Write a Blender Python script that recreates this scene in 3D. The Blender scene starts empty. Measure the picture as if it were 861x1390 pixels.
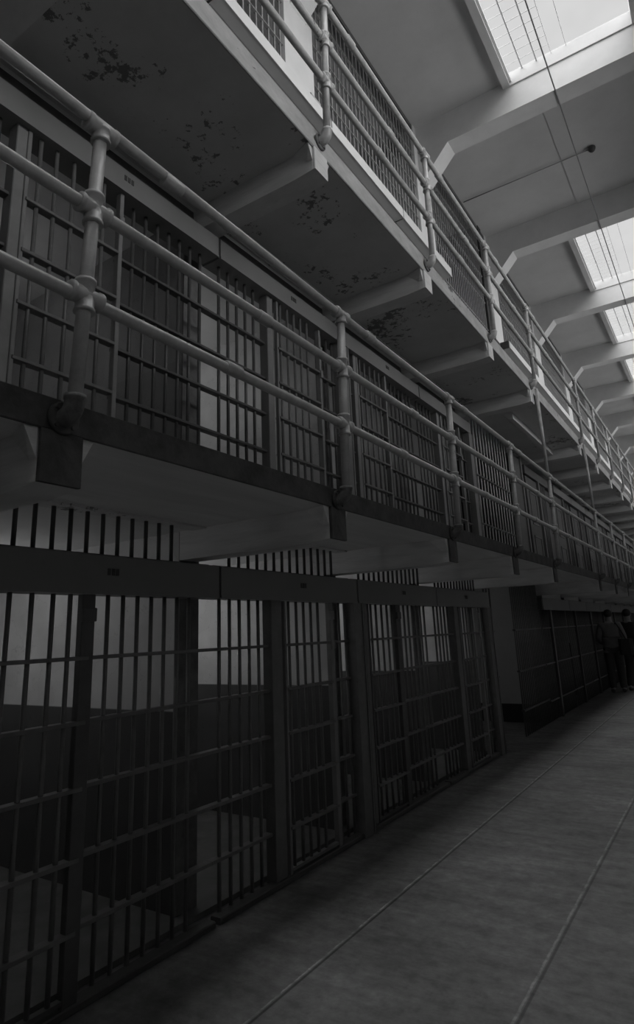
import bpy, bmesh, math, random
from mathutils import Vector, Matrix
random.seed(4)
SC = bpy.context.scene
COL = SC.collection

# ------------------------------------------------------------------ materials
def mat(name, col, rough=0.6, metal=0.0, noise=0.0, nscale=6.0, bump=0.0, bscale=40.0, spec=0.5, flecks=None, stretch=None):
    """painted / bare surface: base colour with mottled wear, optional dark flecks of peeled paint"""
    m = bpy.data.materials.new(name); m.use_nodes = True
    nt = m.node_tree; N = nt.nodes; L = nt.links
    b = N['Principled BSDF']
    b.inputs['Roughness'].default_value = rough
    b.inputs['Metallic'].default_value = metal
    b.inputs['Specular IOR Level'].default_value = spec
    tc = N.new('ShaderNodeTexCoord'); src = tc.outputs['Object']
    if stretch:
        mp = N.new('ShaderNodeMapping'); mp.inputs['Scale'].default_value = stretch
        L.new(src, mp.inputs['Vector']); src = mp.outputs['Vector']
    out = None
    if noise > 0:
        n = N.new('ShaderNodeTexNoise'); n.inputs['Scale'].default_value = nscale; n.inputs['Detail'].default_value = 6
        n.inputs['Roughness'].default_value = 0.65
        L.new(src, n.inputs['Vector'])
        r = N.new('ShaderNodeMapRange')
        r.inputs['From Min'].default_value = 0.3; r.inputs['From Max'].default_value = 0.7
        r.inputs['To Min'].default_value = 1 - noise; r.inputs['To Max'].default_value = 1 + noise
        L.new(n.outputs['Fac'], r.inputs['Value'])
        mx = N.new('ShaderNodeVectorMath'); mx.operation = 'SCALE'
        mx.inputs[0].default_value = (col, col, col) if isinstance(col, float) else col
        L.new(r.outputs['Result'], mx.inputs['Scale']); out = mx.outputs['Vector']
    c3 = (col, col, col) if isinstance(col, float) else col
    if flecks:
        fs, th, dark = flecks
        n1 = N.new('ShaderNodeTexNoise'); n1.inputs['Scale'].default_value = fs; n1.inputs['Detail'].default_value = 8
        n1.inputs['Roughness'].default_value = 0.7
        L.new(src, n1.inputs['Vector'])
        n2 = N.new('ShaderNodeTexNoise'); n2.inputs['Scale'].default_value = fs * 0.11; n2.inputs['Detail'].default_value = 2
        L.new(src, n2.inputs['Vector'])
        ad = N.new('ShaderNodeMath'); ad.operation = 'MULTIPLY_ADD'
        L.new(n2.outputs['Fac'], ad.inputs[0]); ad.inputs[1].default_value = 0.9; L.new(n1.outputs['Fac'], ad.inputs[2])
        mr = N.new('ShaderNodeMapRange'); mr.inputs['From Min'].default_value = th; mr.inputs['From Max'].default_value = th + 0.02
        L.new(ad.outputs[0], mr.inputs['Value'])
        mix = N.new('ShaderNodeMix'); mix.data_type = 'RGBA'
        L.new(mr.outputs['Result'], mix.inputs['Factor'])
        mix.inputs['A'].default_value = (*c3, 1); mix.inputs['B'].default_value = (dark, dark, dark, 1)
        if out is not None: L.new(out, mix.inputs['A'])
        out = mix.outputs['Result']
    if out is not None: L.new(out, b.inputs['Base Color'])
    else: b.inputs['Base Color'].default_value = (*c3, 1)
    if bump > 0:
        n = N.new('ShaderNodeTexNoise'); n.inputs['Scale'].default_value = bscale; n.inputs['Detail'].default_value = 5
        L.new(src, n.inputs['Vector'])
        bp = N.new('ShaderNodeBump'); bp.inputs['Strength'].default_value = bump; bp.inputs['Distance'].default_value = 0.01
        L.new(n.outputs['Fac'], bp.inputs['Height']); L.new(bp.outputs['Normal'], b.inputs['Normal'])
    return m

def floor_mat():
    m = bpy.data.materials.new('polished_concrete'); m.use_nodes = True
    nt = m.node_tree; N = nt.nodes; L = nt.links; b = N['Principled BSDF']
    tc = N.new('ShaderNodeTexCoord')
    def noise(sc, scale, det=6):
        mp = N.new('ShaderNodeMapping'); mp.inputs['Scale'].default_value = sc; L.new(tc.outputs['Object'], mp.inputs['Vector'])
        n = N.new('ShaderNodeTexNoise'); n.inputs['Scale'].default_value = scale; n.inputs['Detail'].default_value = det
        n.inputs['Roughness'].default_value = 0.7
        L.new(mp.outputs['Vector'], n.inputs['Vector']); return n.outputs['Fac']
    def rng(v, a, bb, c, d):
        r = N.new('ShaderNodeMapRange'); r.inputs['From Min'].default_value = a; r.inputs['From Max'].default_value = bb
        r.inputs['To Min'].default_value = c; r.inputs['To Max'].default_value = d; L.new(v, r.inputs['Value']); return r.outputs['Result']
    def mul(a, bb, op='MULTIPLY'):
        k = N.new('ShaderNodeMath'); k.operation = op
        for i, v in enumerate((a, bb)):
            if isinstance(v, (int, float)): k.inputs[i].default_value = v
            else: L.new(v, k.inputs[i])
        return k.outputs[0]
    streak = rng(noise((1.0, 4.5, 1), 1.6), 0.3, 0.7, 0.72, 1.25)
    cloud = rng(noise((1, 1, 1), 1.1, 3), 0.3, 0.7, 0.72, 1.28)
    speck = rng(noise((1, 1, 1), 14, 8), 0.35, 0.75, 0.78, 1.4)
    v = mul(mul(mul(streak, cloud), speck), 0.23)
    sep = N.new('ShaderNodeSeparateXYZ'); L.new(tc.outputs['Object'], sep.inputs[0])
    chip = noise((1, 1, 1), 9, 6)
    for x0, w, gain, dark in ((-1.92, 0.006, 2.1, 0.35), (-0.985, 0.008, 1.7, 0.55)):
        wob = mul(mul(chip, -0.5, 'ADD'), 0.02)
        d = mul(mul(mul(sep.outputs['X'], -x0, 'ADD'), wob, 'ADD'), 0, 'ADD')
        ab = N.new('ShaderNodeMath'); ab.operation = 'ABSOLUTE'; L.new(d, ab.inputs[0])
        line = mul(rng(ab.outputs[0], w * 0.5, w, 1, 0), rng(chip, 0.42, 0.52, 0.15, 1.0))
        v = mul(v, mul(mul(line, gain - 1), 1, 'ADD'))
        d2 = mul(mul(sep.outputs['X'], -x0 - 0.018, 'ADD'), 0, 'ADD')
        ab2 = N.new('ShaderNodeMath'); ab2.operation = 'ABSOLUTE'; L.new(d2, ab2.inputs[0])
        gl = rng(ab2.outputs[0], 0.004, 0.009, dark, 1)
        v = mul(v, gl)
    cb = N.new('ShaderNodeCombineXYZ')
    for i in range(3): L.new(v, cb.inputs[i])
    L.new(cb.outputs[0], b.inputs['Base Color'])
    L.new(rng(noise((1, 2.5, 1), 3), 0.3, 0.7, 0.42, 0.62), b.inputs['Roughness'])
    b.inputs['Specular IOR Level'].default_value = 0.35
    bp = N.new('ShaderNodeBump'); bp.inputs['Strength'].default_value = 0.12; bp.inputs['Distance'].default_value = 0.004
    L.new(noise((1, 3, 1), 18), bp.inputs['Height']); L.new(bp.outputs['Normal'], b.inputs['Normal'])
    return m

def dado_mat(name, top, low, h=1.10):
    """cell plaster: pale paint above, dark paint below height h (object z), a few hairline cracks"""
    m = bpy.data.materials.new(name); m.use_nodes = True
    nt = m.node_tree; N = nt.nodes; L = nt.links; b = N['Principled BSDF']
    tc = N.new('ShaderNodeTexCoord'); sep = N.new('ShaderNodeSeparateXYZ'); L.new(tc.outputs['Object'], sep.inputs[0])
    r = N.new('ShaderNodeMapRange'); r.inputs['From Min'].default_value = h - 0.004; r.inputs['From Max'].default_value = h + 0.004
    L.new(sep.outputs['Z'], r.inputs['Value'])
    mix = N.new('ShaderNodeMix'); mix.data_type = 'RGBA'; L.new(r.outputs['Result'], mix.inputs['Factor'])
    mix.inputs['A'].default_value = (low, low, low, 1); mix.inputs['B'].default_value = (top, top, top, 1)
    n = N.new('ShaderNodeTexNoise'); n.inputs['Scale'].default_value = 3.5; n.inputs['Detail'].default_value = 7
    L.new(tc.outputs['Object'], n.inputs['Vector'])
    a = N.new('ShaderNodeMapRange'); a.inputs['From Min'].default_value = 0.3; a.inputs['From Max'].default_value = 0.7
    a.inputs['To Min'].default_value = 0.82; a.inputs['To Max'].default_value = 1.1; L.new(n.outputs['Fac'], a.inputs['Value'])
    ab = N.new('ShaderNodeMath'); ab.operation = 'SUBTRACT'; L.new(n.outputs['Fac'], ab.inputs[0]); ab.inputs[1].default_value = 0.5
    ab2 = N.new('ShaderNodeMath'); ab2.operation = 'ABSOLUTE'; L.new(ab.outputs[0], ab2.inputs[0])
    ck = N.new('ShaderNodeMapRange'); ck.inputs['From Min'].default_value = 0.0; ck.inputs['From Max'].default_value = 0.0022
    ck.inputs['To Min'].default_value = 0.6; L.new(ab2.outputs[0], ck.inputs['Value'])
    mm = N.new('ShaderNodeMath'); mm.operation = 'MULTIPLY'; L.new(a.outputs['Result'], mm.inputs[0]); L.new(ck.outputs['Result'], mm.inputs[1])
    sc = N.new('ShaderNodeVectorMath'); sc.operation = 'SCALE'; L.new(mix.outputs['Result'], sc.inputs[0]); L.new(mm.outputs[0], sc.inputs['Scale'])
    L.new(sc.outputs['Vector'], b.inputs['Base Color']); b.inputs['Roughness'].default_value = 0.55
    return m

def glass_mat():
    """wired, weathered skylight glass lit by the sky above: lets daylight through and glows evenly"""
    m = bpy.data.materials.new('skylight_glass'); m.use_nodes = True
    nt = m.node_tree; N = nt.nodes; L = nt.links; N.clear()
    o = N.new('ShaderNodeOutputMaterial'); mx = N.new('ShaderNodeMixShader')
    tr = N.new('ShaderNodeBsdfTransparent'); em = N.new('ShaderNodeEmission')
    tr.inputs['Color'].default_value = (0.85, 0.85, 0.85, 1)
    tc = N.new('ShaderNodeTexCoord'); n = N.new('ShaderNodeTexNoise'); n.inputs['Scale'].default_value = 2.0
    L.new(tc.outputs['Object'], n.inputs['Vector'])
    r = N.new('ShaderNodeMapRange'); r.inputs['To Min'].default_value = GLASS * 0.93; r.inputs['To Max'].default_value = GLASS * 1.07
    L.new(n.outputs['Fac'], r.inputs['Value']); L.new(r.outputs['Result'], em.inputs['Strength'])
    mx.inputs['Fac'].default_value = 0.5
    L.new(tr.outputs[0], mx.inputs[1]); L.new(em.outputs[0], mx.inputs[2]); L.new(mx.outputs[0], o.inputs['Surface'])
    return m

GLASS = 0.92
M = dict(
    floor=floor_mat(),
    ceil=mat('ceiling_paint', 0.62, 0.7, noise=0.06, nscale=2.0, bump=0.05, bscale=60),
    ceil_white=mat('white_beam_paint', 0.72, 0.6, noise=0.06, nscale=3.0, bump=0.06, bscale=50),
    soffit=mat("peeling_soffit_paint", 0.62, 0.6, noise=0.10, nscale=2.5, flecks=(17.0, 1.10, 0.2), bump=0.1, bscale=30),
    soffit_plain=mat('board_marked_soffit', 0.72, 0.6, noise=0.1, nscale=2.0, bump=0.12, bscale=14, stretch=(5, 0.6, 1)),
    bracket=mat('board_marked_concrete', 0.70, 0.65, noise=0.12, nscale=5, bump=0.25, bscale=25, stretch=(0.6, 1, 5)),
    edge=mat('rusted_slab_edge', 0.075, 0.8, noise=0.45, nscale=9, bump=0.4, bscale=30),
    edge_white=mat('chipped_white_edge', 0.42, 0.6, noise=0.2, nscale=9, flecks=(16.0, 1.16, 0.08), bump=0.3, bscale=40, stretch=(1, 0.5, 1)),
    rust=mat('rusted_fitting', 0.13, 0.6, noise=0.5, nscale=22, bump=0.3),
    jamb=mat('worn_jamb_paint', 0.15, 0.7, noise=0.35, nscale=9, bump=0.3, bscale=25),
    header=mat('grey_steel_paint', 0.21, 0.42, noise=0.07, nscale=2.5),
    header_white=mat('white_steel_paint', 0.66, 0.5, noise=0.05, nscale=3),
    bar=mat('bar_steel_paint', 0.16, 0.42, noise=0.15, nscale=14),
    bar_dark=mat('dark_bar_and_shade', 0.09, 0.40, noise=0.15, nscale=14),  # dark steel; also colours shade onto second-floor fixed bars and the gap above
    cage=mat('cage_bar_paint', 0.30, 0.45, noise=0.1, nscale=9),
    gate=mat('pale_gate_paint', 0.5, 0.45, noise=0.1, nscale=9),
    stile=mat('door_stile_paint', 0.22, 0.4, noise=0.12, nscale=8),
    pipe=mat('galvanised_pipe_paint', 0.46, 0.30, noise=0.16, nscale=16, flecks=(26.0, 1.22, 0.05), bump=0.15, bscale=50),
    plaster=dado_mat('cell_plaster', 0.62, 0.085),
    plaster_grey=dado_mat('cell_plaster_grey', 0.30, 0.26),
    plaster_pale=dado_mat('cell_plaster_pale', 0.62, 0.58),
    pillar=mat('white_pillar_paint', 0.70, 0.55, noise=0.06, nscale=3),
    dark=mat('dark_masonry_and_shade', 0.05, 0.9, noise=0.1),  # dark baseboard; elsewhere near-black colour stands in for deep shade
    cellfloor=mat('cell_concrete', 0.16, 0.7, noise=0.25, nscale=5),
    door=mat('grey_plate_steel', 0.11, 0.45, noise=0.12, nscale=5),
    wall=mat('pale_wall_paint', 0.55, 0.8, noise=0.05),
    wall_low=mat('dark_wall_paint', 0.42, 0.8, noise=0.05),
    glass=glass_mat(),
    conduit=mat('dark_conduit', 0.07, 0.5),
    conduit_pale=mat('painted_conduit', 0.26, 0.5),
    skin=mat('skin', 0.32, 0.55), hair=mat('black_hair', 0.02, 0.5),
    jacket=mat('grey_jacket_cloth', 0.22, 0.85, noise=0.15, nscale=12), jeans=mat('dark_denim', 0.06, 0.85, noise=0.2, nscale=20),
    jacket_dark=mat('dark_coat_cloth', 0.05, 0.85), shoe=mat('shoe_leather', 0.10, 0.6), bag=mat('black_nylon', 0.025, 0.7),
    plate=mat('dark_number_paint', 0.05, 0.5), brick=mat('junk_metal', 0.35, 0.4, noise=0.4, nscale=20),
)

# ------------------------------------------------------------------ mesh helpers
class MB:
    def __init__(s): s.v = []; s.f = []; s.sm = []
    def add(s, vs, fs, smooth=False):
        b = len(s.v); s.v += [tuple(v) for v in vs]; s.f += [tuple(b + i for i in f) for f in fs]; s.sm += [smooth] * len(fs); return s
    def box(s, x0, x1, y0, y1, z0, z1):
        vs = [(x, y, z) for x in (x0, x1) for y in (y0, y1) for z in (z0, z1)]
        return s.add(vs, [(0, 1, 3, 2), (4, 6, 7, 5), (0, 4, 5, 1), (2, 3, 7, 6), (0, 2, 6, 4), (1, 5, 7, 3)])
    def cbox(s, x0, x1, y0, y1, z0, z1, c):
        """box with chamfered edges running along its longest side"""
        d = (x1 - x0, y1 - y0, z1 - z0); a = d.index(max(d))
        def ring(t):
            if a == 0: u0, u1, w0, w1 = y0, y1, z0, z1; f = lambda u, w: (t, u, w)
            elif a == 1: u0, u1, w0, w1 = x0, x1, z0, z1; f = lambda u, w: (u, t, w)
            else: u0, u1, w0, w1 = x0, x1, y0, y1; f = lambda u, w: (u, w, t)
            return [f(*p) for p in ((u0 + c, w0), (u1 - c, w0), (u1, w0 + c), (u1, w1 - c), (u1 - c, w1), (u0 + c, w1), (u0, w1 - c), (u0, w0 + c))]
        lo, hi = ((x0, x1), (y0, y1), (z0, z1))[a]
        r = ring(lo) + ring(hi)
        fs = [(i, (i + 1) % 8, 8 + (i + 1) % 8, 8 + i) for i in range(8)] + [tuple(range(7, -1, -1)), tuple(range(8, 16))]
        return s.add(r, fs)
    def tube(s, pts, rad, n=14, caps=True):
        """round tube through points; rad a number or one per point"""
        pts = [Vector(p) for p in pts]; R = rad if isinstance(rad, (list, tuple)) else [rad] * len(pts)
        vs = []; up = None
        for i, p in enumerate(pts):
            t = (pts[min(i + 1, len(pts) - 1)] - pts[max(i - 1, 0)]).normalized()
            if up is None: up = Vector((0, 0, 1)) if abs(t.z) < 0.9 else Vector((1, 0, 0))
            a = t.cross(up).normalized(); b = a.cross(t).normalized(); up = b
            vs += [p + a * R[i] * math.cos(2 * math.pi * k / n) + b * R[i] * math.sin(2 * math.pi * k / n) for k in range(n)]
        m = len(pts)
        fs = [(i * n + k, i * n + (k + 1) % n, (i + 1) * n + (k + 1) % n, (i + 1) * n + k) for i in range(m - 1) for k in range(n)]
        s.add(vs, fs, True)
        if caps: s.add(vs[:n], [tuple(range(n))][::-1]); s.add(vs[-n:], [tuple(range(n - 1, -1, -1))])
        return s
    def prism(s, poly, axis, a0, a1):
        """extrude a polygon along an axis: 'y' takes (x,z) points, 'x' takes (y,z), 'z' takes (x,y)"""
        f = {'y': lambda p, t: (p[0], t, p[1]), 'x': lambda p, t: (t, p[0], p[1]), 'z': lambda p, t: (p[0], p[1], t)}[axis]
        n = len(poly); vs = [f(p, a0) for p in poly] + [f(p, a1) for p in poly]
        return s.add(vs, [(i, (i + 1) % n, n + (i + 1) % n, n + i) for i in range(n)] + [tuple(range(n - 1, -1, -1)), tuple(range(n, 2 * n))])
    def ball(s, c, r, n=12, m=8, sx=1, sy=1, sz=1):
        vs = []; fs = []
        for j in range(m + 1):
            th = math.pi * j / m
            for i in range(n):
                ph = 2 * math.pi * i / n
                vs.append((c[0] + r * sx * math.sin(th) * math.cos(ph), c[1] + r * sy * math.sin(th) * math.sin(ph), c[2] + r * sz * math.cos(th)))
        for j in range(m):
            for i in range(n): fs.append((j * n + i, j * n + (i + 1) % n, (j + 1) * n + (i + 1) % n, (j + 1) * n + i))
        return s.add(vs, fs, True)
    def mesh(s, name, m):
        me = bpy.data.meshes.new(name); me.from_pydata(s.v, [], s.f); me.polygons.foreach_set('use_smooth', s.sm)
        bm = bmesh.new(); bm.from_mesh(me); bmesh.ops.remove_doubles(bm, verts=bm.verts, dist=1e-6)
        bmesh.ops.recalc_face_normals(bm, faces=bm.faces); bm.to_mesh(me); bm.free()
        for ms in (m if isinstance(m, (list, tuple)) else [m]): me.materials.append(ms)
        return me
    def build(s, name, m, parent=None, loc=(0, 0, 0)):
        return link(name, s.mesh(name, m), parent, loc)

def link(name, me, parent=None, loc=(0, 0, 0)):
    o = bpy.data.objects.new(name, me); COL.objects.link(o); o.location = loc
    if parent: o.parent = parent
    return o
def thing(name, label, cat, loc=(0, 0, 0), group=None):
    o = bpy.data.objects.new(name, None); COL.objects.link(o); o.location = loc; o.empty_display_size = 0.1
    return tag(o, label, cat, group)
def tag(o, label, cat, group=None):
    o['label'] = label; o['category'] = cat
    if group: o['group'] = group
    return o
def struct(o): o['kind'] = 'structure'; return o

ORD = ['first', 'second', 'third', 'fourth', 'fifth', 'sixth', 'seventh', 'eighth', 'ninth', 'tenth', 'eleventh', 'twelfth',
       'thirteenth', 'fourteenth', 'fifteenth', 'sixteenth']

# ------------------------------------------------------------------ measures (metres)
P = 1.70                       # one cell
XH0, XH1 = -2.577, -2.755      # lock box above the doors
XD, XF = -2.625, -2.665        # sliding doors, fixed bars
XE = -1.70                     # walkway edge
XR = -1.636                    # railing axis
XC = -2.85                     # wall ends, pillars and upper cages
BACK = -5.45
FZ = (0.0, 2.285, 4.625)       # the three floors
SOF = (2.185, 4.505)           # undersides of the two walkways
HB = (1.755, 4.110, 6.505); HT = (1.947, 4.266, 6.650)
END1, BEG2 = 6.75, 9.63        # the block stops for a cross aisle
YMIN, YMAX = -3.4, 46.0
CEIL = 9.12

# ------------------------------------------------------------------ room shell
struct(MB().box(-14, 3.2, -8, YMAX, -0.2, 0).build('floor', M['floor']))
# ceiling with skylight openings
SKX0, SKX1 = -1.37, 0.22
bays = [(-0.28 + 3.4 * k + 0.30, -0.28 + 3.4 * k + 3.4) for k in range(-2, 13)]     # clear bay between ceiling beams: k=0 ends at the beam by 3.3
sky_bays = [i for i in range(len(bays)) if i not in (4,)]
m = MB()
m.box(-14, SKX0 - 0.1, -8, YMAX, CEIL, CEIL + 0.11).box(SKX1 + 0.1, 3.2, -8, YMAX, CEIL, CEIL + 0.11)
ylast = -8
for i in sky_bays:
    a, b = bays[i][0] + 0.5, bays[i][1] - 0.02
    m.box(SKX0 - 0.1, SKX1 + 0.1, ylast, a - 0.07, CEIL, CEIL + 0.11); ylast = b + 0.01
m.box(SKX0 - 0.1, SKX1 + 0.1, ylast, YMAX, CEIL, CEIL + 0.11)
struct(m.build('ceiling', M['ceil']))
for q, i in enumerate(sky_bays):
    a, b = bays[i][0] + 0.5, bays[i][1] - 0.02
    f = MB(); z0, z1 = CEIL - 0.10, CEIL + 0.115
    f.box(SKX0 - 0.10, SKX0, a, b, z0, z1).box(SKX1, SKX1 + 0.10, a, b, z0, z1)
    f.box(SKX0 - 0.10, SKX1 + 0.10, a - 0.08, a, z0, z1).box(SKX0 - 0.10, SKX1 + 0.10, b, b + 0.08, z0, z1)
    f.box(SKX0, SKX0 + 0.03, a, b, z0 + 0.05, z0 + 0.08)
    fr = struct(f.build('window_%d' % (q + 1), M['ceil_white']))
    g = MB(); zz = CEIL + 0.10
    nx, ny = 8, 16
    for k in range(1, 5):
        x = SKX0 + (SKX1 - SKX0) * k / nx
        hw = 0.009 if k < 3 else 0.003
        g.box(x - hw, x + hw, a, b, zz - 0.02, zz - 0.003)
    for k in range(1, ny):
        y = a + (b - a) * k / ny
        g.box(SKX0, SKX0 + (SKX1 - SKX0) * 0.375, y - 0.003, y + 0.003, zz - 0.012, zz - 0.003)
    struct(g.build('window_muntins', M['ceil_white'], fr))
    struct(MB().box(SKX0, SKX1, a, b, zz, zz + 0.012).build('window_pane', M['glass'], fr))
# the bay over the cross aisle is filled in flush
struct(MB().box(-1.10, 0.25, bays[4][0] + 0.0, bays[4][1], CEIL - 0.012, CEIL).build('trim_1', M['ceil']))
# ceiling beams with splayed haunches at the pillars
for k in range(-2, 13):
    y0 = -0.28 + 3.4 * k; y1 = y0 + 0.30
    prof = [(3.2, 8.61), (-2.36, 8.61), (XC, 8.08), (XC, CEIL), (3.2, CEIL)]
    struct(MB().prism(prof, 'y', y0, y1).build('ceiling_beam', M['ceil_white']))
    if k >= 0 and k not in ():
        struct(MB().box(XC - 0.22, XC, y0 - 0.12, y0 + 0.42, FZ[2] + 1.95, CEIL).build('pillar', M['pillar']))
# walls
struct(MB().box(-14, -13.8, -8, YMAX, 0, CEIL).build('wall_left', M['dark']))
struct(MB().box(-14, 3.2, YMAX, YMAX + 0.2, 0, CEIL).build('wall_end', M['wall']))
struct(MB().box(-14, 3.2, -8.2, -8, 0, CEIL).build('wall_back', M['wall']))
struct(MB().box(3.2, 3.4, -8, YMAX, 0, 4.6).build('wall_right', M['wall_low']))
m = MB().box(3.2, 3.4, -8, YMAX, 8.1, CEIL)
wy = [(-7.0 + 3.4 * k, -7.0 + 3.4 * k + 2.2) for k in range(15)]
y = -8
for a, b in wy: m.box(3.2, 3.4, y, a, 4.6, 8.1); y = b
m.box(3.2, 3.4, y, YMAX, 4.6, 8.1).box(3.4, 3.5, -8, YMAX, 4.6, 8.1)
struct(m.build('wall_right', M['wall']))

# ------------------------------------------------------------------ cell block masonry
joints = [P * k for k in range(-2, 5)]
J2 = [BEG2 + 0.37 + P * k for k in range(0, 16)]
def partition(y, t, lo, hi, m, near=XC, w=0.16):
    p = struct(MB().box(BACK, near, y - w / 2, y + w / 2, 0, hi - lo).build('partition', m, None, (0, 0, lo)))
    struct(MB().box(near, near + 0.012, y - w / 2 - 0.004, y + w / 2 + 0.004, 0.03, hi - lo - 0.002).build('partition_trim', M['jamb'], p))
    return p
for t in (0, 1):
    top = SOF[t]
    for k, y in enumerate(joints):
        mm = M['plaster'] if t == 0 else (M['plaster_grey'] if k == 3 else M['plaster_pale'])
        partition(y, t, FZ[t], top, mm)
    for y in [BEG2 + 0.05] + J2[1:]:
        partition(y, t, FZ[t], top, M['plaster'] if t == 0 else M['plaster_grey'])
for (a, b) in ((YMIN, END1 + 0.05), (BEG2, YMAX)):
    struct(MB().box(BACK - 0.2, BACK, a, b, 0, FZ[2]).build('wall_block', M['plaster_grey']))
    struct(MB().box(BACK + 1.2, BACK + 1.3, a, b, FZ[2], CEIL).build('wall_block', M['dark']))  # coloured dark to imitate the unlit space behind the cages
    for t in (0, 1):     # cell ceilings / floors
        struct(MB().box(BACK, XF - 0.05, a, b, SOF[t], FZ[t + 1]).build('slab', M['ceil_white']))
        struct(MB().box(XF - 0.05, XC + 0.25, a, b, SOF[t] - 0.012, FZ[t + 1]).build('slab', M['soffit']))
    struct(MB().box(BACK, XC + 0.02, a, b, FZ[2] + 2.05, FZ[2] + 2.17).build('slab', M['dark']))  # cell roof darkened in colour, as if no daylight reached it
    struct(MB().box(BACK, XH1 - 0.0, a, b, 0, 0.03).build('slab', M['cellfloor']))
# end walls of the two blocks in the cross aisle
struct(MB().box(BACK - 3, XC, BEG2 - 0.20, BEG2 - 0.04, 0.28, SOF[0]).build('partition', M['wall']))
struct(MB().box(BACK - 3, XC, BEG2 - 0.22, BEG2 - 0.03, 0.0, 0.28).build('baseboard_aisle', M['dark']))
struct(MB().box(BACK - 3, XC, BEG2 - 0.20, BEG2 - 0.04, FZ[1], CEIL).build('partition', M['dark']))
for t in (0, 1):
    struct(MB().box(BACK - 3, XC + 0.25, END1 + 0.05, BEG2, SOF[t], FZ[t + 1]).build('slab', M['soffit']))
struct(MB().prism([(-2.30, SOF[1]), (-2.20, SOF[1] - 0.10), (-2.14, SOF[1] - 0.10), (-2.14, SOF[1])], 'y', 7.45, 10.0).build('trim_2', M['ceil_white']))

# walkway slabs with their edges
for t in (0, 1):
    z0, z1 = SOF[t], FZ[t + 1]
    w = struct(MB().box(XC + 0.25, XE - 0.012, YMIN, YMAX, z0, z1).build('walkway_slab', M['soffit' if t else 'soffit_plain']))
    struct(MB().box(XC + 0.25, XE - 0.012, YMIN, YMAX, z1, z1 + 0.006).build('floor_walkway', M['cellfloor'], w))
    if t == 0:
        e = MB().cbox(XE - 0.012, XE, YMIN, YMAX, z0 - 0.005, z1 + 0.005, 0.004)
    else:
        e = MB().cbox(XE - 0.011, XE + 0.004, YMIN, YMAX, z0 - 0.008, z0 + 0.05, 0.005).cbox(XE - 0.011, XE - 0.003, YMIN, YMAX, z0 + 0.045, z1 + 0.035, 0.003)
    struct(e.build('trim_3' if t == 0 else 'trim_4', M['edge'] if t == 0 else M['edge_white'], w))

# concrete brackets under the walkways
ys1 = [P * k for k in range(-1, 5)] + J2
def bracket(t, y, label):
    z1 = SOF[t] + (0.0)
    zb = (1.995, 4.322)[t]
    o = thing('concrete_bracket', label, 'bracket', (XE, y - 0.02, SOF[t]), 'concrete brackets under the %s walkway' % ('second-floor', 'third-floor')[t])
    d = 0.078; dz = zb - SOF[t]
    # tapering body: splayed at the front so its cheeks catch light
    xs = [XC + 0.02 - XE, -0.16, -0.012]
    hw = [d, d, d * 0.98]; bot = [dz + 0.005, dz, dz + 0.012]
    v = []
    for x, h, b in zip(xs, hw, bot): v += [(x, -h, b), (x, h, b), (x, h, -0.001), (x, -h, -0.001)]
    f = [(0, 3, 2, 1), (8, 9, 10, 11)]
    for i in (0, 1):
        a = 4 * i
        f += [(a + j, a + (j + 1) % 4, a + 4 + (j + 1) % 4, a + 4 + j) for j in range(4)]
    MB().add(v, f).build('bracket_body', M['bracket'], o)
    # flared shoulders where the cheek meets the slab edge
    for s in (-1, 1):
        MB().add([(-0.16, s * d, -0.002), (-0.012, s * d, -0.002), (-0.012, s * (d + 0.05), -0.002), (-0.05, s * d, dz * 0.55), (-0.012, s * d, dz * 0.55), (-0.10, s * d, -0.002)],
                 [(0, 2, 3), (2, 4, 3), (1, 4, 2), (0, 1, 2), (0, 3, 4, 1)]).build('shoulder', M['bracket'], o)
    MB().cbox(-0.012, 0.006, -0.076, 0.076, dz + 0.012, -0.006, 0.003).build('end_plate', M['edge'] if t == 0 else M['bracket'], o)
    return o
for t in (0, 1):
    n = 0
    for y in ys1:
        if y < -0.5: continue
        if t == 0: nm = 'under the second-floor walkway'
        else: nm = 'under the third-floor walkway'
        lab = 'tapered concrete bracket %s, %s along from the near end' % (nm, ORD[min(n, 15)])
        if n < 14: bracket(t, y, lab)
        n += 1

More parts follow.
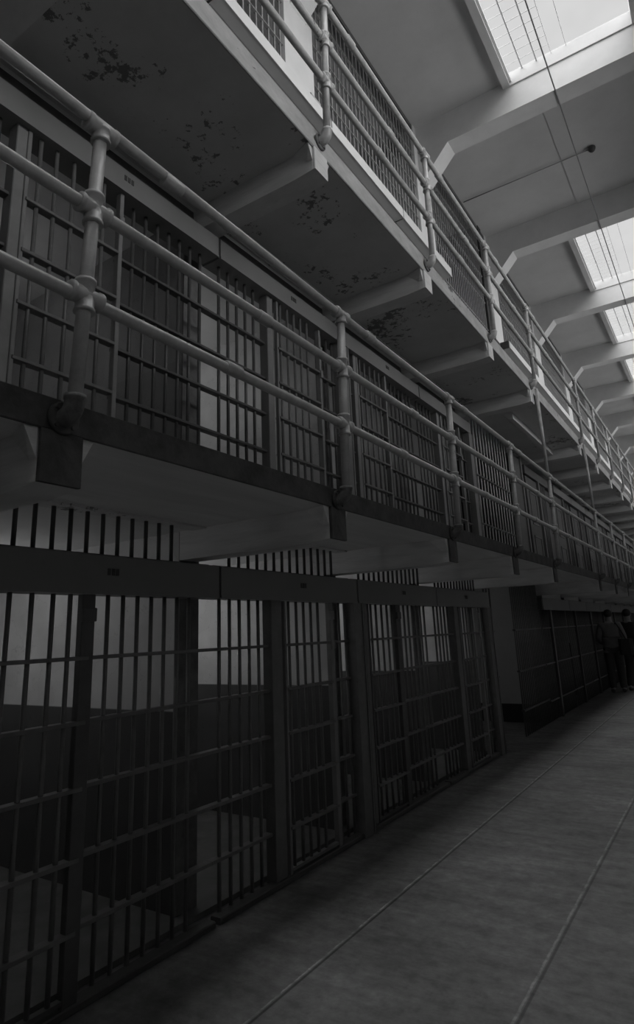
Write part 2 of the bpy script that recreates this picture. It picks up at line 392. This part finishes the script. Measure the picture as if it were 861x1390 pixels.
# ------------------------------------------------------------------ pipe railings
def railing(t, name, label):
    zr = ((3.348, 2.999, 2.651), (5.726, 5.381, 5.026))[t]
    ze = (2.225, 4.575)[t]
    o = thing(name, label, 'railing', (XR, 0, FZ[t + 1]))
    zz = FZ[t + 1]
    r = 0.0228
    for nm, z in zip(('top_rail', 'middle_rail', 'lower_rail'), zr):
        m = MB(); ys = [YMIN] + [YMIN + 0.6 * i for i in range(1, 82)]
        bow = {'top_rail': 0.018, 'middle_rail': 0.0, 'lower_rail': -0.010}[nm] if t == 0 else 0.0
        m.tube([(0, y, z - zz + 0.002 * math.sin(y * 1.7 + t) + bow * min(1.0, max(0.0, 1 - y / P))) for y in ys], r, 14)
        q = m.build(nm, M['pipe'], o)
        for k in range(-1, 15):
            s = MB()
            y = 0.62 + P * k + (0.35 if nm == 'middle_rail' else 0.12 if nm == 'lower_rail' else -0.25)
            s.tube([(0, y - 0.05, z - zz), (0, y - 0.045, z - zz), (0, y + 0.045, z - zz), (0, y + 0.05, z - zz)], [r, r + 0.006, r + 0.006, r], 14)
            s.build('coupling', M['pipe'], q)
    for y in ys1:
        if y < -0.5: continue
        lean = lambda z: 0.016 - 0.044 * (zr[0] - z) / 1.1
        p = MB(); r2 = 0.024
        zt = ze + 0.055
        p.tube([(0, y + lean(zr[0]), zr[0] - zz), (0, y + lean(zt), zt - zz)], r2, 14)
        po = p.build('post', M['pipe'], o)
        for i, z in enumerate(zr):       # cross tees with their collars
            tfit = MB(); yy = y + lean(z); c = z - zz; R = r2 + 0.009
            tfit.tube([(0, yy - 0.062, c), (0, yy - 0.060, c), (0, yy - 0.048, c), (0, yy - 0.046, c), (0, yy + 0.046, c), (0, yy + 0.048, c), (0, yy + 0.060, c), (0, yy + 0.062, c)],
                      [r2, R + 0.003, R + 0.003, R - 0.001, R - 0.001, R + 0.003, R + 0.003, r2], 14)
            up = 0.06 if i else 0.0
            tfit.tube([(0, yy, c + up), (0, yy, c + up - 0.012), (0, yy, c + up - 0.014), (0, yy, c - 0.046), (0, yy, c - 0.048), (0, yy, c - 0.060)],
                      [R + 0.003, R + 0.003, R - 0.001, R - 0.001, R + 0.003, R + 0.003], 14)
            if i == 0: tfit.ball((0, yy, c), R - 0.001)
            tfit.build('tee_fitting', M['pipe'], po)
        e = MB(); yy = y + lean(zt); R = r2 + 0.008
        pts = [(0, yy, zt - zz + 0.01), (0, yy, zt - zz - 0.004)]
        c = ze - zz; rad = 0.045
        for a in range(0, 91, 15):
            A = math.radians(a); pts.append((-rad + rad * math.cos(A), yy, c + rad - rad * math.sin(A)))
        pts.append((XE - XR + 0.012, yy, c))
        e.tube(pts, [R + 0.004, R + 0.004] + [R] * 7 + [R], 14)
        e.build('elbow', M['rust'] if t == 0 else M['pipe'], po)
        fl = MB().tube([(XE - XR + 0.004, yy, c), (XE - XR + 0.006, yy, c), (XE - XR + 0.016, yy, c), (XE - XR + 0.018, yy, c)], [0.052, 0.055, 0.055, 0.05], 18)
        for a in range(4):
            A = math.radians(45 + 90 * a)
            fl.tube([(XE - XR + 0.016, yy + 0.042 * math.cos(A), c + 0.042 * math.sin(A)), (XE - XR + 0.026, yy + 0.042 * math.cos(A), c + 0.042 * math.sin(A))], 0.007, 6)
        fl.build('flange', M['edge'] if t == 0 else M['rust'], po)
    return o
railing(0, 'pipe_railing', 'three-rail painted pipe railing along the second-floor walkway')
railing(1, 'pipe_railing', 'three-rail painted pipe railing along the third-floor walkway, up by the ceiling')
for y, w in ((6.8, 'before'), (J2[0], 'past')):
    tag(MB().tube([(0, 0, 0.03), (0, 0.0, 1.19)], 0.022, 12).build('support_pipe', M['pipe'], None, (XR, y - 0.005, 3.33)),
        'slim vertical pipe joining the two railings just %s the cross aisle' % w, 'pipe', 'pipes between the railings')

# ------------------------------------------------------------------ cell fronts
def bar_mesh(h, key, cache={}):
    k = (round(h, 3), key)
    if k not in cache: cache[k] = MB().tube([(0, 0, 0), (0, 0, h)], 0.0115, 8).mesh('bar', M[key])
    return cache[k]
def xbar(y0, y1, x, z, key, parent, name='crossbar'):
    return MB().cbox(x - 0.026, x + 0.026, y0, y1, z - 0.009, z + 0.009, 0.002).build(name, M[key], parent)

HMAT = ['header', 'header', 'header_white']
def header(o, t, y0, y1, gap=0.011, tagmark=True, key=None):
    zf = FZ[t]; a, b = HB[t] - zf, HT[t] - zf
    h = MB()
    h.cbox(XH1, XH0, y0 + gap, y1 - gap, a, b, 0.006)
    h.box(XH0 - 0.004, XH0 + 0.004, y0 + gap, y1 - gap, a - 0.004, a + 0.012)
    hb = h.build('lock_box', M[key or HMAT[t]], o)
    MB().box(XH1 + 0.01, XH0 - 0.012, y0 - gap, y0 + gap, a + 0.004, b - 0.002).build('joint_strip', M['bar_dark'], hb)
    if t == 1:
        MB().box(XH1 + 0.005, XH1 + 0.02, y0 + 0.1, y1 - 0.1, b, SOF[1] - zf - 0.02).build('gap_shade_plate', M['bar_dark'], hb)  # dark sheet added to stand in for shade above the lock box
    if tagmark:
        n = MB(); yc = (y0 + y1) / 2 + 0.05; zc = (a + b) / 2 + 0.012
        for i in (-1, 0, 1):
            n.box(XH0, XH0 + 0.003, yc + i * 0.026 - 0.009, yc + i * 0.026 + 0.009, zc - 0.017, zc + 0.017)
        n.build('number_mark', M['plate'], hb)
    return hb

def cell_front(t, k, label, detail=True):
    """one cell's steel front; even cells have the door first, odd cells mirror them"""
    y0 = P * k; zf = FZ[t]
    o = thing('cell_front', label, 'cell front', (0, 0, zf), 'barred cell fronts')
    key = 'bar'
    hz = HB[t] - zf
    header(o, t, y0, y0 + P)
    cz = [v - (0.0 if t == 0 else 0.035) for v in (0.30, 0.585, 0.875, 1.16, 1.45)]
    if t == 0:
        MB().cbox(XD - 0.045, XD + 0.03, y0 + 0.02, y0 + P - 0.02, 0.0, 0.035, 0.006).build('sill', M['bar_dark'], o)
    if k % 2 == 0:
        off = -0.07 if t == 0 else 0.0
        posts = [(0.0 + 0.03, 0.095, XH0 + 0.02, 'stile')] if False else []
        door = (0.285 + off, 0.895 + off); lock = door[1] - 0.03
        dbars = [0.364, 0.459, 0.565, 0.672, 0.764] if t == 0 else [0.364, 0.459, 0.565, 0.672, 0.764]
        dbars = [v + off for v in dbars]
        fixed = [0.07, 0.16] + [0.917 + off + 0.0965 * i for i in range(8)]
        posts = [(0.228 + off, 0.285 + off)]
        spans = [(0.02, 0.23 + off), (0.90 + off, P - 0.001)]
    else:
        door = (0.70, 1.335); lock = door[1] - 0.04
        dbars = [0.765, 0.862, 0.955, 1.05, 1.145]
        fixed = [0.085 + 0.0965 * i for i in range(5)] + [1.42, 1.515, 1.61]
        if t == 1: fixed = [v for v in fixed]
        posts = [(0.555, 0.675)] if t == 0 else [(0.585, 0.655)]
        spans = [(0.001, posts[0][0]), (1.38, P - 0.06)]
    fk = 'bar_dark' if t == 1 else key  # second-floor fixed bars coloured darker to imitate shade under the lock box
    for v in fixed:
        link('bar', bar_mesh(hz, fk), o, (XF, y0 + v, 0))
    for a, b in spans:
        for z in cz: xbar(y0 + a, y0 + b, XF, z, fk, o)
    for a, b in posts:
        MB().cbox(XF - 0.03, XF + 0.05, y0 + a, y0 + b, 0, hz, 0.004).build('door_post', M['stile' if t else 'bar'], o)
    # sliding door
    d = MB(); a, b = y0 + door[0], y0 + door[1]
    sw = 0.075 if (t == 0 and k % 2 == 0) else 0.05 if t == 0 else 0.028
    d.cbox(XD - 0.02, XD + 0.02, b - sw, b, 0.035 if t == 0 else 0.02, hz - 0.005, 0.003)
    d.cbox(XD - 0.016, XD + 0.016, a, a + 0.022, 0.035 if t == 0 else 0.02, hz - 0.005, 0.003)
    d.box(XD - 0.016, XD + 0.016, a + 0.02, b - 0.05, 0.05, 0.068)
    dm = 'bar_dark' if (t == 0 and k % 2 == 0) else 'stile'
    do = d.build('sliding_door', M[dm], o)
    for v in dbars: link('bar', bar_mesh(hz - 0.05, key), do, (XD, y0 + v, 0.045))
    for z in cz: xbar(a + 0.01, b - 0.03, XD, z, key, do)
    for z in ((cz[4] + 0.2, cz[4] - 0.02) if k % 2 else (cz[4] + 0.2,)):
        lk = MB().cbox(XD + 0.016, XD + 0.04, b - sw - 0.01, b - 0.005, z - 0.03, z + 0.035, 0.004)
        lk.build('lock_case', M[dm], do)
    # bars above the lock box up to the walkway soffit
    if t == 0:
        tr = MB().box(XF - 0.012, XF + 0.012, y0 + 0.02, y0 + P - 0.02, HT[0], HT[0] + 0.014).build('transom_rail', M['bar_dark'], o)
        n = 0
        for i in range(14):
            yy = 0.03 + 0.0965 * i + (0.09 if k == 0 else 0.15)
            if yy < P - 0.16:
                link('bar', bar_mesh(SOF[0] - HT[0] - 0.01, 'bar_dark'), tr, (XF, y0 + yy, HT[0] + 0.008))
    
    # heavy channel post at the far joint of every second cell
    if k % 2 == 1:
        cp = MB(); ye = y0 + P; c = XH0
        cp.box(c - 0.10, c, ye - 0.075, ye - 0.062, 0, hz).box(c - 0.016, c - 0.004, ye - 0.062, ye + 0.062, 0, hz).box(c - 0.10, c + 0.004, ye + 0.058, ye + 0.075, 0, hz)
        cp.build('channel_post', M['stile' if t else 'bar'], o)
    return o
names_floor = ('ground-floor', 'second-floor')
for t in (0, 1):
    for k in range(4):
        cell_front(t, k, '%s barred cell front with sliding door, %s from the near end' % (names_floor[t], ORD[k]))
    header_only = None
# third floor: only the white lock boxes show over the walkway edge
for k in range(-1, 4):
    if k < 0: continue
    o = thing('lock_box_run', 'white steel lock box over the third-floor cells, %s from the near end' % ORD[k], 'lock box', (0, 0, FZ[2]), 'white lock boxes of the third floor')
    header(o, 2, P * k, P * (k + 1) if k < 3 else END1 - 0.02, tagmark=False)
    if k in (1, 3):
        yc = P * (k + 1) - (0.22 if k == 1 else 0.30)
        c = MB(); z = HT[2] - FZ[2]
        c.cbox(XH1 + 0.03, XH0 - 0.03, yc - 0.10, yc + 0.07, z, z + 0.09, 0.01)
        c.tube([(XH0 - 0.06, yc + 0.07, z + 0.05), (XH0 - 0.06, yc + 0.12, z + 0.07), (XH0 - 0.06, yc + 0.15, z + 0.02)], 0.014, 8)
        c.tube([(XH0 - 0.10, yc + 0.07, z + 0.03), (XH0 - 0.10, yc + 0.16, z + 0.06), (XH0 - 0.10, yc + 0.18, z)], 0.010, 8)
        c.build('linkage', M['brick'], o)
    if True:
        MB().box(XH1 - 0.02, XH1 + 0.06, P * k + 0.02, P * k + P - 0.06, 0.0, HB[2] - FZ[2]).build('door_plate', M['bar_dark'], o)

# cages of bars between the third-floor pillars
def cage(y0, y1, z0, label):
    h = CEIL - 0.02 - z0
    o = thing('cage_panel', label, 'bar cage', (XC - 0.04, y0, z0), 'bar cages between the third-floor pillars')
    me = MB().tube([(0, 0, 0), (0, 0, h)], 0.011, 8).mesh('bar', M['cage'])
    n = int((y1 - y0) / 0.098)
    for i in range(n + 1): link('bar', me, o, (0, 0.03 + (y1 - y0 - 0.06) * i / n, 0))
    z = 7.43 - z0
    while z > 0.7: z -= 0.565
    while z < h - 0.05:
        MB().box(-0.018, 0.018, 0, y1 - y0, z - 0.005, z + 0.005).build('crossbar', M['cage'], o); z += 0.565
    MB().box(-0.05, 0.03, 0, y1 - y0, h - 0.07, h).build('top_rail', M['bar_dark'], o)
    return o
zc = FZ[2] + 2.17
cg = [(0.16, 3.0, zc, 'tall bar cage over the third-floor cells, in front of the first pillar'),
      (3.56, 6.40, zc, 'tall bar cage over the third-floor cells, between the first two pillars'),
      (6.96, 9.80, FZ[2] + 0.25, 'full-height bar cage across the third-floor end of the cross aisle'),
      (10.36, 13.2, zc, 'bar cage over the third-floor cells just past the cross aisle'),
      (13.76, 16.6, zc, 'bar cage over the third-floor cells, second past the cross aisle'),
      (17.16, 20.0, zc, 'bar cage over the third-floor cells, third past the cross aisle')]
for c in cg: cage(*c)
for i in range(10):
    a = BEG2 + P * i; b = a + P
    o = thing('lock_box_run', 'white steel lock box of the third floor, %s past the cross aisle' % ORD[i], 'lock box', (0, 0, FZ[2]), 'white lock boxes of the third floor')
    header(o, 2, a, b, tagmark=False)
    MB().box(XH1 - 0.02, XH1 + 0.06, a + 0.02, b - 0.02, 0.0, HB[2] - FZ[2]).build('door_plate', M['bar_dark'], o)

# ------------------------------------------------------------------ cross aisle gates
def gate(label, y0, y1, zf, h, x, czs, key, stiles=(), pitch=0.098, frame=True):
    o = thing('bar_gate', label, 'gate', (x, y0, zf))
    n = max(1, round((y1 - y0) / pitch)); me = MB().tube([(0, 0, 0), (0, 0, h)], 0.012, 8).mesh('bar', M[key])
    for i in range(n + 1): link('bar', me, o, (0, (y1 - y0) * i / n, 0))
    for z in czs: MB().cbox(-0.022, 0.022, -0.02, y1 - y0 + 0.02, z - 0.012, z + 0.012, 0.002).build('crossbar', M['bar_dark'], o)
    for s, w, hh in stiles: MB().cbox(-0.03, 0.03, s - w / 2 - y0, s + w / 2 - y0, 0, hh, 0.004).build('stile', M['stile'], o)
    return o
gate('pale bar grille closing the second-floor cross aisle', 6.92, 8.72, FZ[1], SOF[1] - FZ[1] - 0.02, XF, (0.62, 1.32, 0.33), 'gate', (), 0.14)
gate('narrow bar panel beside the ground-floor aisle opening, on its near side', 6.90, 7.14, 0, SOF[0] - 0.01, XF, (0.3, 0.875, 1.45), 'bar')
gate('bar panel beside the ground-floor aisle opening, on its far side', 8.12, 9.58, 0, SOF[0] - 0.01, XF, (0.34, 0.875, 1.45), 'bar')
# door leaf standing at the second-floor aisle
o = thing('steel_door', 'plain grey steel plate door at the second-floor aisle beside the pale grille', 'door', (XF, 8.9, FZ[1]))
MB().cbox(-0.02, 0.02, 0.05, 0.60, 0.02, 2.05, 0.005).build('leaf', M['door'], o)
h = MB()
for z in (0.35, 1.0, 1.65): h.tube([(0.026, 0.10, z - 0.05), (0.026, 0.10, z + 0.05)], 0.012, 8)
h.build('hinge', M['bar'], o)
MB().box(-0.03, 0.045, 0.61, 0.66, 0, 2.1).build('jamb', M['stile'], o)

# ------------------------------------------------------------------ block past the aisle
def plate_cell(t, i, label):
    a = BEG2 + 0.37 + P * i - (0.37 if i == 0 else 0); b = BEG2 + 0.37 + P * (i + 1)
    zf = FZ[t]; hz = HB[t] - zf
    o = thing('cell_front', label, 'cell front', (0, 0, zf), 'steel cell fronts past the cross aisle')
    if t == 0 or i >= 1: header(o, t, a, b, tagmark=False)
    else: MB().cbox(XH1, XH0 - 0.02, a, b - 0.02, hz, HT[t] - zf, 0.004).build('lintel_plate', M['door'], o)
    if t == 0:
        n = int((b - a) / 0.105); me = bar_mesh(hz, 'bar')
        for q in range(n): link('bar', me, o, (XF, a + 0.06 + q * 0.105, 0))
        for z in (0.3, 0.875, 1.45): xbar(a + 0.02, b - 0.02, XF, z, 'bar', o)
        MB().box(XF - 0.04, XF + 0.05, a + 0.62, a + 0.70, 0, hz).build('door_post', M['bar_dark'], o)
        MB().box(XF - 0.025, XF - 0.02, a + (0.47 if i == 0 else 0.12), b - 0.14, HT[0], SOF[0] - 0.014).build('transom_plate', M['header_white' if i < 4 else 'header'], o)
    else:
        d0 = a + 0.12; d1 = a + 0.86
        MB().cbox(XF - 0.03, XF, a + 0.02, b - 0.02, 0, hz, 0.004).build('wall_plate', M['bar_dark'], o)
        d = MB().cbox(XF, XF + 0.035, d0, d1, 0.02, hz - 0.02, 0.004).build('door_leaf', M['door'], o)
        w = MB()
        for z0, z1 in ((0.95, 1.55), (0.16, 0.75)):
            w.box(XF + 0.035, XF + 0.045, d0 + 0.14, d0 + 0.17, z0, z1).box(XF + 0.035, XF + 0.045, d1 - 0.17, d1 - 0.14, z0, z1)
            w.box(XF + 0.035, XF + 0.045, d0 + 0.14, d1 - 0.14, z0, z0 + 0.03).box(XF + 0.035, XF + 0.045, d0 + 0.14, d1 - 0.14, z1 - 0.03, z1)
        w.build('panel_moulding', M['bar'], d)
        MB().box(XF, XF + 0.07, d1 + 0.03, d1 + 0.08, 0, hz).build('door_post', M['stile'], o)
        n = 5; me = bar_mesh(hz, 'bar')
        for q in range(n): link('bar', me, o, (XF + 0.025, d1 + 0.17 + q * 0.12, 0))
for i in range(12): plate_cell(1, i, 'steel cell front on the second floor with a panelled door, %s past the cross aisle' % ORD[i])
for i in range(12): plate_cell(0, i, 'shadowed ground-floor barred cell front, %s past the cross aisle' % ORD[i])

# ------------------------------------------------------------------ things on the ceiling
c = MB().tube([(0, y, 0.0 if (y % 3.4) > 0.1 else 0.005) for y in [-3 + 1.0 * i for i in range(48)]], 0.009, 8)
tag(c.build('ceiling_conduit', M['conduit_pale'], None, (-0.80, 0, 8.60)), 'thin grey conduit running lengthwise under the ceiling beams across the skylights', 'conduit')
o = thing('ceiling_fixture', 'small dark ceiling fixture on a conduit crossing the bay without a skylight', 'ceiling fixture', (-0.62, 8.57, CEIL - 0.03))
MB().tube([(0, 0, 0.0), (0, 0, -0.02), (0, 0, -0.05), (0, 0, -0.075), (0, 0, -0.08)], [0.06, 0.06, 0.05, 0.03, 0.001], 16).build('dome', M['conduit'], o)
MB().tube([(0, -0.0, -0.015), (-2.2, -0.0, -0.012)], 0.009, 8).build('conduit', M['conduit_pale'], o)

# ------------------------------------------------------------------ people
def skin_body(name, verts, edges, radii, m, parent, root=0, sub=2):
    me = bpy.data.meshes.new(name); me.from_pydata(verts, edges, [])
    o = link(name, me, parent)
    sk = o.modifiers.new('skin', 'SKIN'); sk.use_smooth_shade = True
    for i, r in enumerate(radii): me.skin_vertices[0].data[i].radius = r if isinstance(r, tuple) else (r, r)
    me.skin_vertices[0].data[root].use_root = True
    s = o.modifiers.new('sub', 'SUBSURF'); s.levels = sub; s.render_levels = sub
    me.materials.append(m)
    return o
def person(x, y, rot, label, jk, stride=0.10, arms='down'):
    """standing figure, local +Y forward, 1.75 m"""
    o = thing('person', label, 'person', (x, y, 0)); o.rotation_euler = (0, 0, rot)
    def chain(side):
        s = side
        return dict(hip=(0.095 * s, 0, 0.90), knee=(0.10 * s, 0.03 + stride * s * 0.4, 0.49), ank=(0.105 * s, -0.03 + stride * s * 0.8, 0.09), toe=(0.12 * s, 0.12 + stride * s * 0.8, 0.035),
                    heel=(0.105 * s, -0.06 + stride * s * 0.8, 0.04),
                    sh=(0.18 * s, 0, 1.43), el=(0.265 * s, -0.04, 1.15), wr=(0.19 * s, 0.15, 1.04) if arms == 'bent' else (0.28 * s, 0.04, 0.90))
    V = [(0, 0, 0.96), (0, -0.005, 1.10), (0, 0.0, 1.28), (0, -0.005, 1.42), (0, 0.0, 1.50), (0, 0.015, 1.58), (0, 0.02, 1.66), (0, 0.015, 1.72)]
    Rr = [(0.155, 0.115), (0.145, 0.105), (0.17, 0.12), (0.13, 0.09), (0.055, 0.06), (0.066, 0.075), (0.077, 0.092), (0.055, 0.065)]
    E = [(i, i + 1) for i in range(7)]
    hand = []
    for s in (-1, 1):
        c = chain(s); b = len(V)
        V += [c['hip'], c['knee'], c['ank'], c['toe'], c['heel']]; Rr += [(0.10, 0.10), (0.066, 0.07), (0.045, 0.05), (0.04, 0.03), (0.04, 0.035)]
        E += [(0, b), (b, b + 1), (b + 1, b + 2), (b + 2, b + 3), (b + 2, b + 4)]
        b = len(V)
        V += [c['sh'], c['el'], c['wr']]; Rr += [(0.07, 0.07), (0.052, 0.052), (0.034, 0.034)]
        E += [(3, b), (b, b + 1), (b + 1, b + 2)]
        w = Vector(c['wr']); d = (w - Vector(c['el'])).normalized(); lat = Vector((0, 1, 0)) if arms != 'bent' else Vector((0, 0, 1))
        p = len(V); V.append(tuple(w + d * 0.07)); Rr.append((0.035, 0.022)); E.append((b + 2, p))
        for f, (off, ln) in enumerate(((-0.03, 0.065), (-0.01, 0.08), (0.01, 0.075), (0.028, 0.058))):
            q = len(V); base = w + d * 0.09 + lat * off
            V += [tuple(base), tuple(base + d * ln * 0.6 - Vector((s, 0, 0)) * 0.006), tuple(base + d * ln - Vector((s, 0, 0)) * 0.02)]
            Rr += [0.009, 0.009, 0.007]; E += [(p, q), (q, q + 1), (q + 1, q + 2)]
        q = len(V); tb = w + d * 0.03 + lat * 0.035
        V += [tuple(tb), tuple(tb + d * 0.05 + lat * 0.012)]; Rr += [0.011, 0.009]; E += [(b + 2, q), (q, q + 1)]
    body = skin_body('body', V, E, Rr, M['skin'], o)
    # face and ears
    h = MB()
    h.ball((0, 0.115, 1.645), 0.014, 8, 6, 0.8, 1.2, 1.5)
    for s in (-1, 1): h.ball((0.082 * s, 0.01, 1.65), 0.022, 8, 6, 0.4, 0.8, 1.3)
    h.build('face_detail', M['skin'], o)
    e = MB()
    for s in (-1, 1): e.ball((0.032 * s, 0.10, 1.668), 0.011, 8, 6)
    e.tube([(-0.025, 0.103, 1.60), (0.025, 0.103, 1.60)], 0.005, 6); e.build('eyes_and_mouth', M['hair'], o)
    MB().ball((0, -0.004, 1.69), 0.10, 16, 10, 0.92, 1.02, 0.92).build('hair', M['hair'], o)
    # clothes that follow the body
    jv = [(0, 0, 0.90), (0, -0.005, 1.02), (0, -0.005, 1.14), (0, 0.0, 1.28), (0, -0.005, 1.42), (0, 0, 1.48)]
    jr = [(0.20, 0.14), (0.195, 0.14), (0.19, 0.135), (0.205, 0.145), (0.16, 0.105), (0.075, 0.078)]
    je = [(i, i + 1) for i in range(5)]
    for s in (-1, 1):
        c = chain(s); b = len(jv)
        wr = Vector(c['wr']); el = Vector(c['el'])
        jv += [c['sh'], c['el'], tuple(el + (wr - el) * 0.93)]; jr += [(0.09, 0.088), (0.07, 0.07), (0.055, 0.055)]
        je += [(4, b), (b, b + 1), (b + 1, b + 2)]
    skin_body('jacket', jv, je, jr, M[jk], o, root=1)
    tv = [(0, 0, 0.97)]; tr_ = [(0.165, 0.125)]; te = []
    for s in (-1, 1):
        c = chain(s); b = len(tv); tv += [c['hip'], c['knee'], (c['ank'][0], c['ank'][1], 0.07)]; tr_ += [(0.115, 0.118), (0.085, 0.088), (0.072, 0.076)]
        te += [(0, b), (b, b + 1), (b + 1, b + 2)]
    skin_body('trousers', tv, te, tr_, M['jeans'], o)
    for s in (-1, 1):
        c = chain(s); t_ = Vector(c['toe']); hl = Vector(c['heel'])
        MB().tube([(hl.x, hl.y - 0.03, 0.045), (hl.x, hl.y, 0.05), ((hl.x + t_.x) / 2, (hl.y + t_.y) / 2, 0.05), (t_.x, t_.y, 0.042), (t_.x, t_.y + 0.05, 0.032)], [0.025, 0.042, 0.046, 0.046, 0.02], 10).build('shoe', M['shoe'], o)
    return o
person(-2.30, 14.25, 0.15, 'person in a grey jacket standing with back turned beside the far cell fronts', 'jacket', 0.06, 'bent')
person(-1.98, 14.75, -0.3, 'person in a dark coat partly out of view beyond the grey jacket', 'jacket_dark', 0.1)
b = MB().cbox(-0.14, 0.14, -0.07, 0.07, -0.18, 0.16, 0.05)
o = thing('shoulder_bag', 'black shoulder bag hanging at the side of the person in grey', 'bag', (-1.99, 13.98, 0.98))
b.build('pouch', M['bag'], o)
MB().tube([(0.02, -0.02, 0.15), (-0.05, 0.02, 0.30), (-0.12, 0.06, 0.44), (-0.17, 0.14, 0.515), (-0.19, 0.22, 0.46)], 0.012, 8).build('strap', M['bag'], o)

# ------------------------------------------------------------------ lights
def light(kind, name, loc, energy, **kw):
    l = bpy.data.lights.new(name, kind); l.energy = energy
    for k, v in kw.items(): setattr(l, k, v)
    o = bpy.data.objects.new(name, l); COL.objects.link(o); o.location = loc; return o
SKY, WIN, CELL0, CELL1 = 36.0, 46.0, 4.6, 2.2
s = light('SUN', 'daylight', (0, 5, 14), SKY, angle=math.radians(130))
s.rotation_euler = (0, math.radians(4), 0)
for a, b in wy:
    w = light('AREA', 'window_daylight', (3.36, (a + b) / 2, 6.35), WIN, shape='RECTANGLE', size=3.4, size_y=2.1, spread=math.radians(85))  # fill lamp added inside the unseen wall opening to brighten the upper floors
    w.rotation_euler = (0, math.radians(98), 0)
for t in (0, 1):
    for k in range(0, 4):
        e = (CELL0, CELL1)[t] * (1.0 if k != 0 else 0.8)
        if t == 1: e *= (0.9, 1.7, 0.7, 0.6)[k]
        light('POINT', 'cell_fill', (-4.3, P * k + 0.75, FZ[t] + 1.75), e, shadow_soft_size=0.06)  # unseen lamp added to brighten the cell walls, no fixture
light('POINT', 'aisle_fill', (-4.2, 7.9, 1.95), 1.5, shadow_soft_size=0.08)  # unseen point light without a fixture, brightens the aisle
W = bpy.data.worlds.new('World'); SC.world = W; W.use_nodes = True
W.node_tree.nodes['Background'].inputs[0].default_value = (0.04, 0.04, 0.04, 1)

# ------------------------------------------------------------------ camera
cam = bpy.data.cameras.new('camera'); co = bpy.data.objects.new('camera', cam); COL.objects.link(co); SC.camera = co
yaw, pit, rol = 0.5726, 0.2467, -0.0416
fwd = Vector((-math.sin(yaw) * math.cos(pit), math.cos(yaw) * math.cos(pit), math.sin(pit)))
rt = Vector((math.cos(yaw), math.sin(yaw), 0)); up = rt.cross(fwd)
r2 = rt * math.cos(rol) + up * math.sin(rol); u2 = -rt * math.sin(rol) + up * math.cos(rol)
co.matrix_world = Matrix(((r2.x, u2.x, -fwd.x, 0), (r2.y, u2.y, -fwd.y, -1.154), (r2.z, u2.z, -fwd.z, 1.52), (0, 0, 0, 1)))
cam.sensor_fit = 'VERTICAL'; cam.sensor_height = 24; cam.lens = 832.25 * 24 / 1390; cam.shift_y = -45 / 1390
cam.clip_start = 0.02; cam.clip_end = 200

# ------------------------------------------------------------------ colour management
SC.view_settings.view_transform = 'Standard'; SC.view_settings.look = 'None'
SC.view_settings.exposure = 0.0; SC.view_settings.gamma = 1.0; SC.view_settings.use_curve_mapping = False
SC.cycles.use_denoising = True
SC.cycles.max_bounces = 10; SC.cycles.diffuse_bounces = 6; SC.cycles.transparent_max_bounces = 12
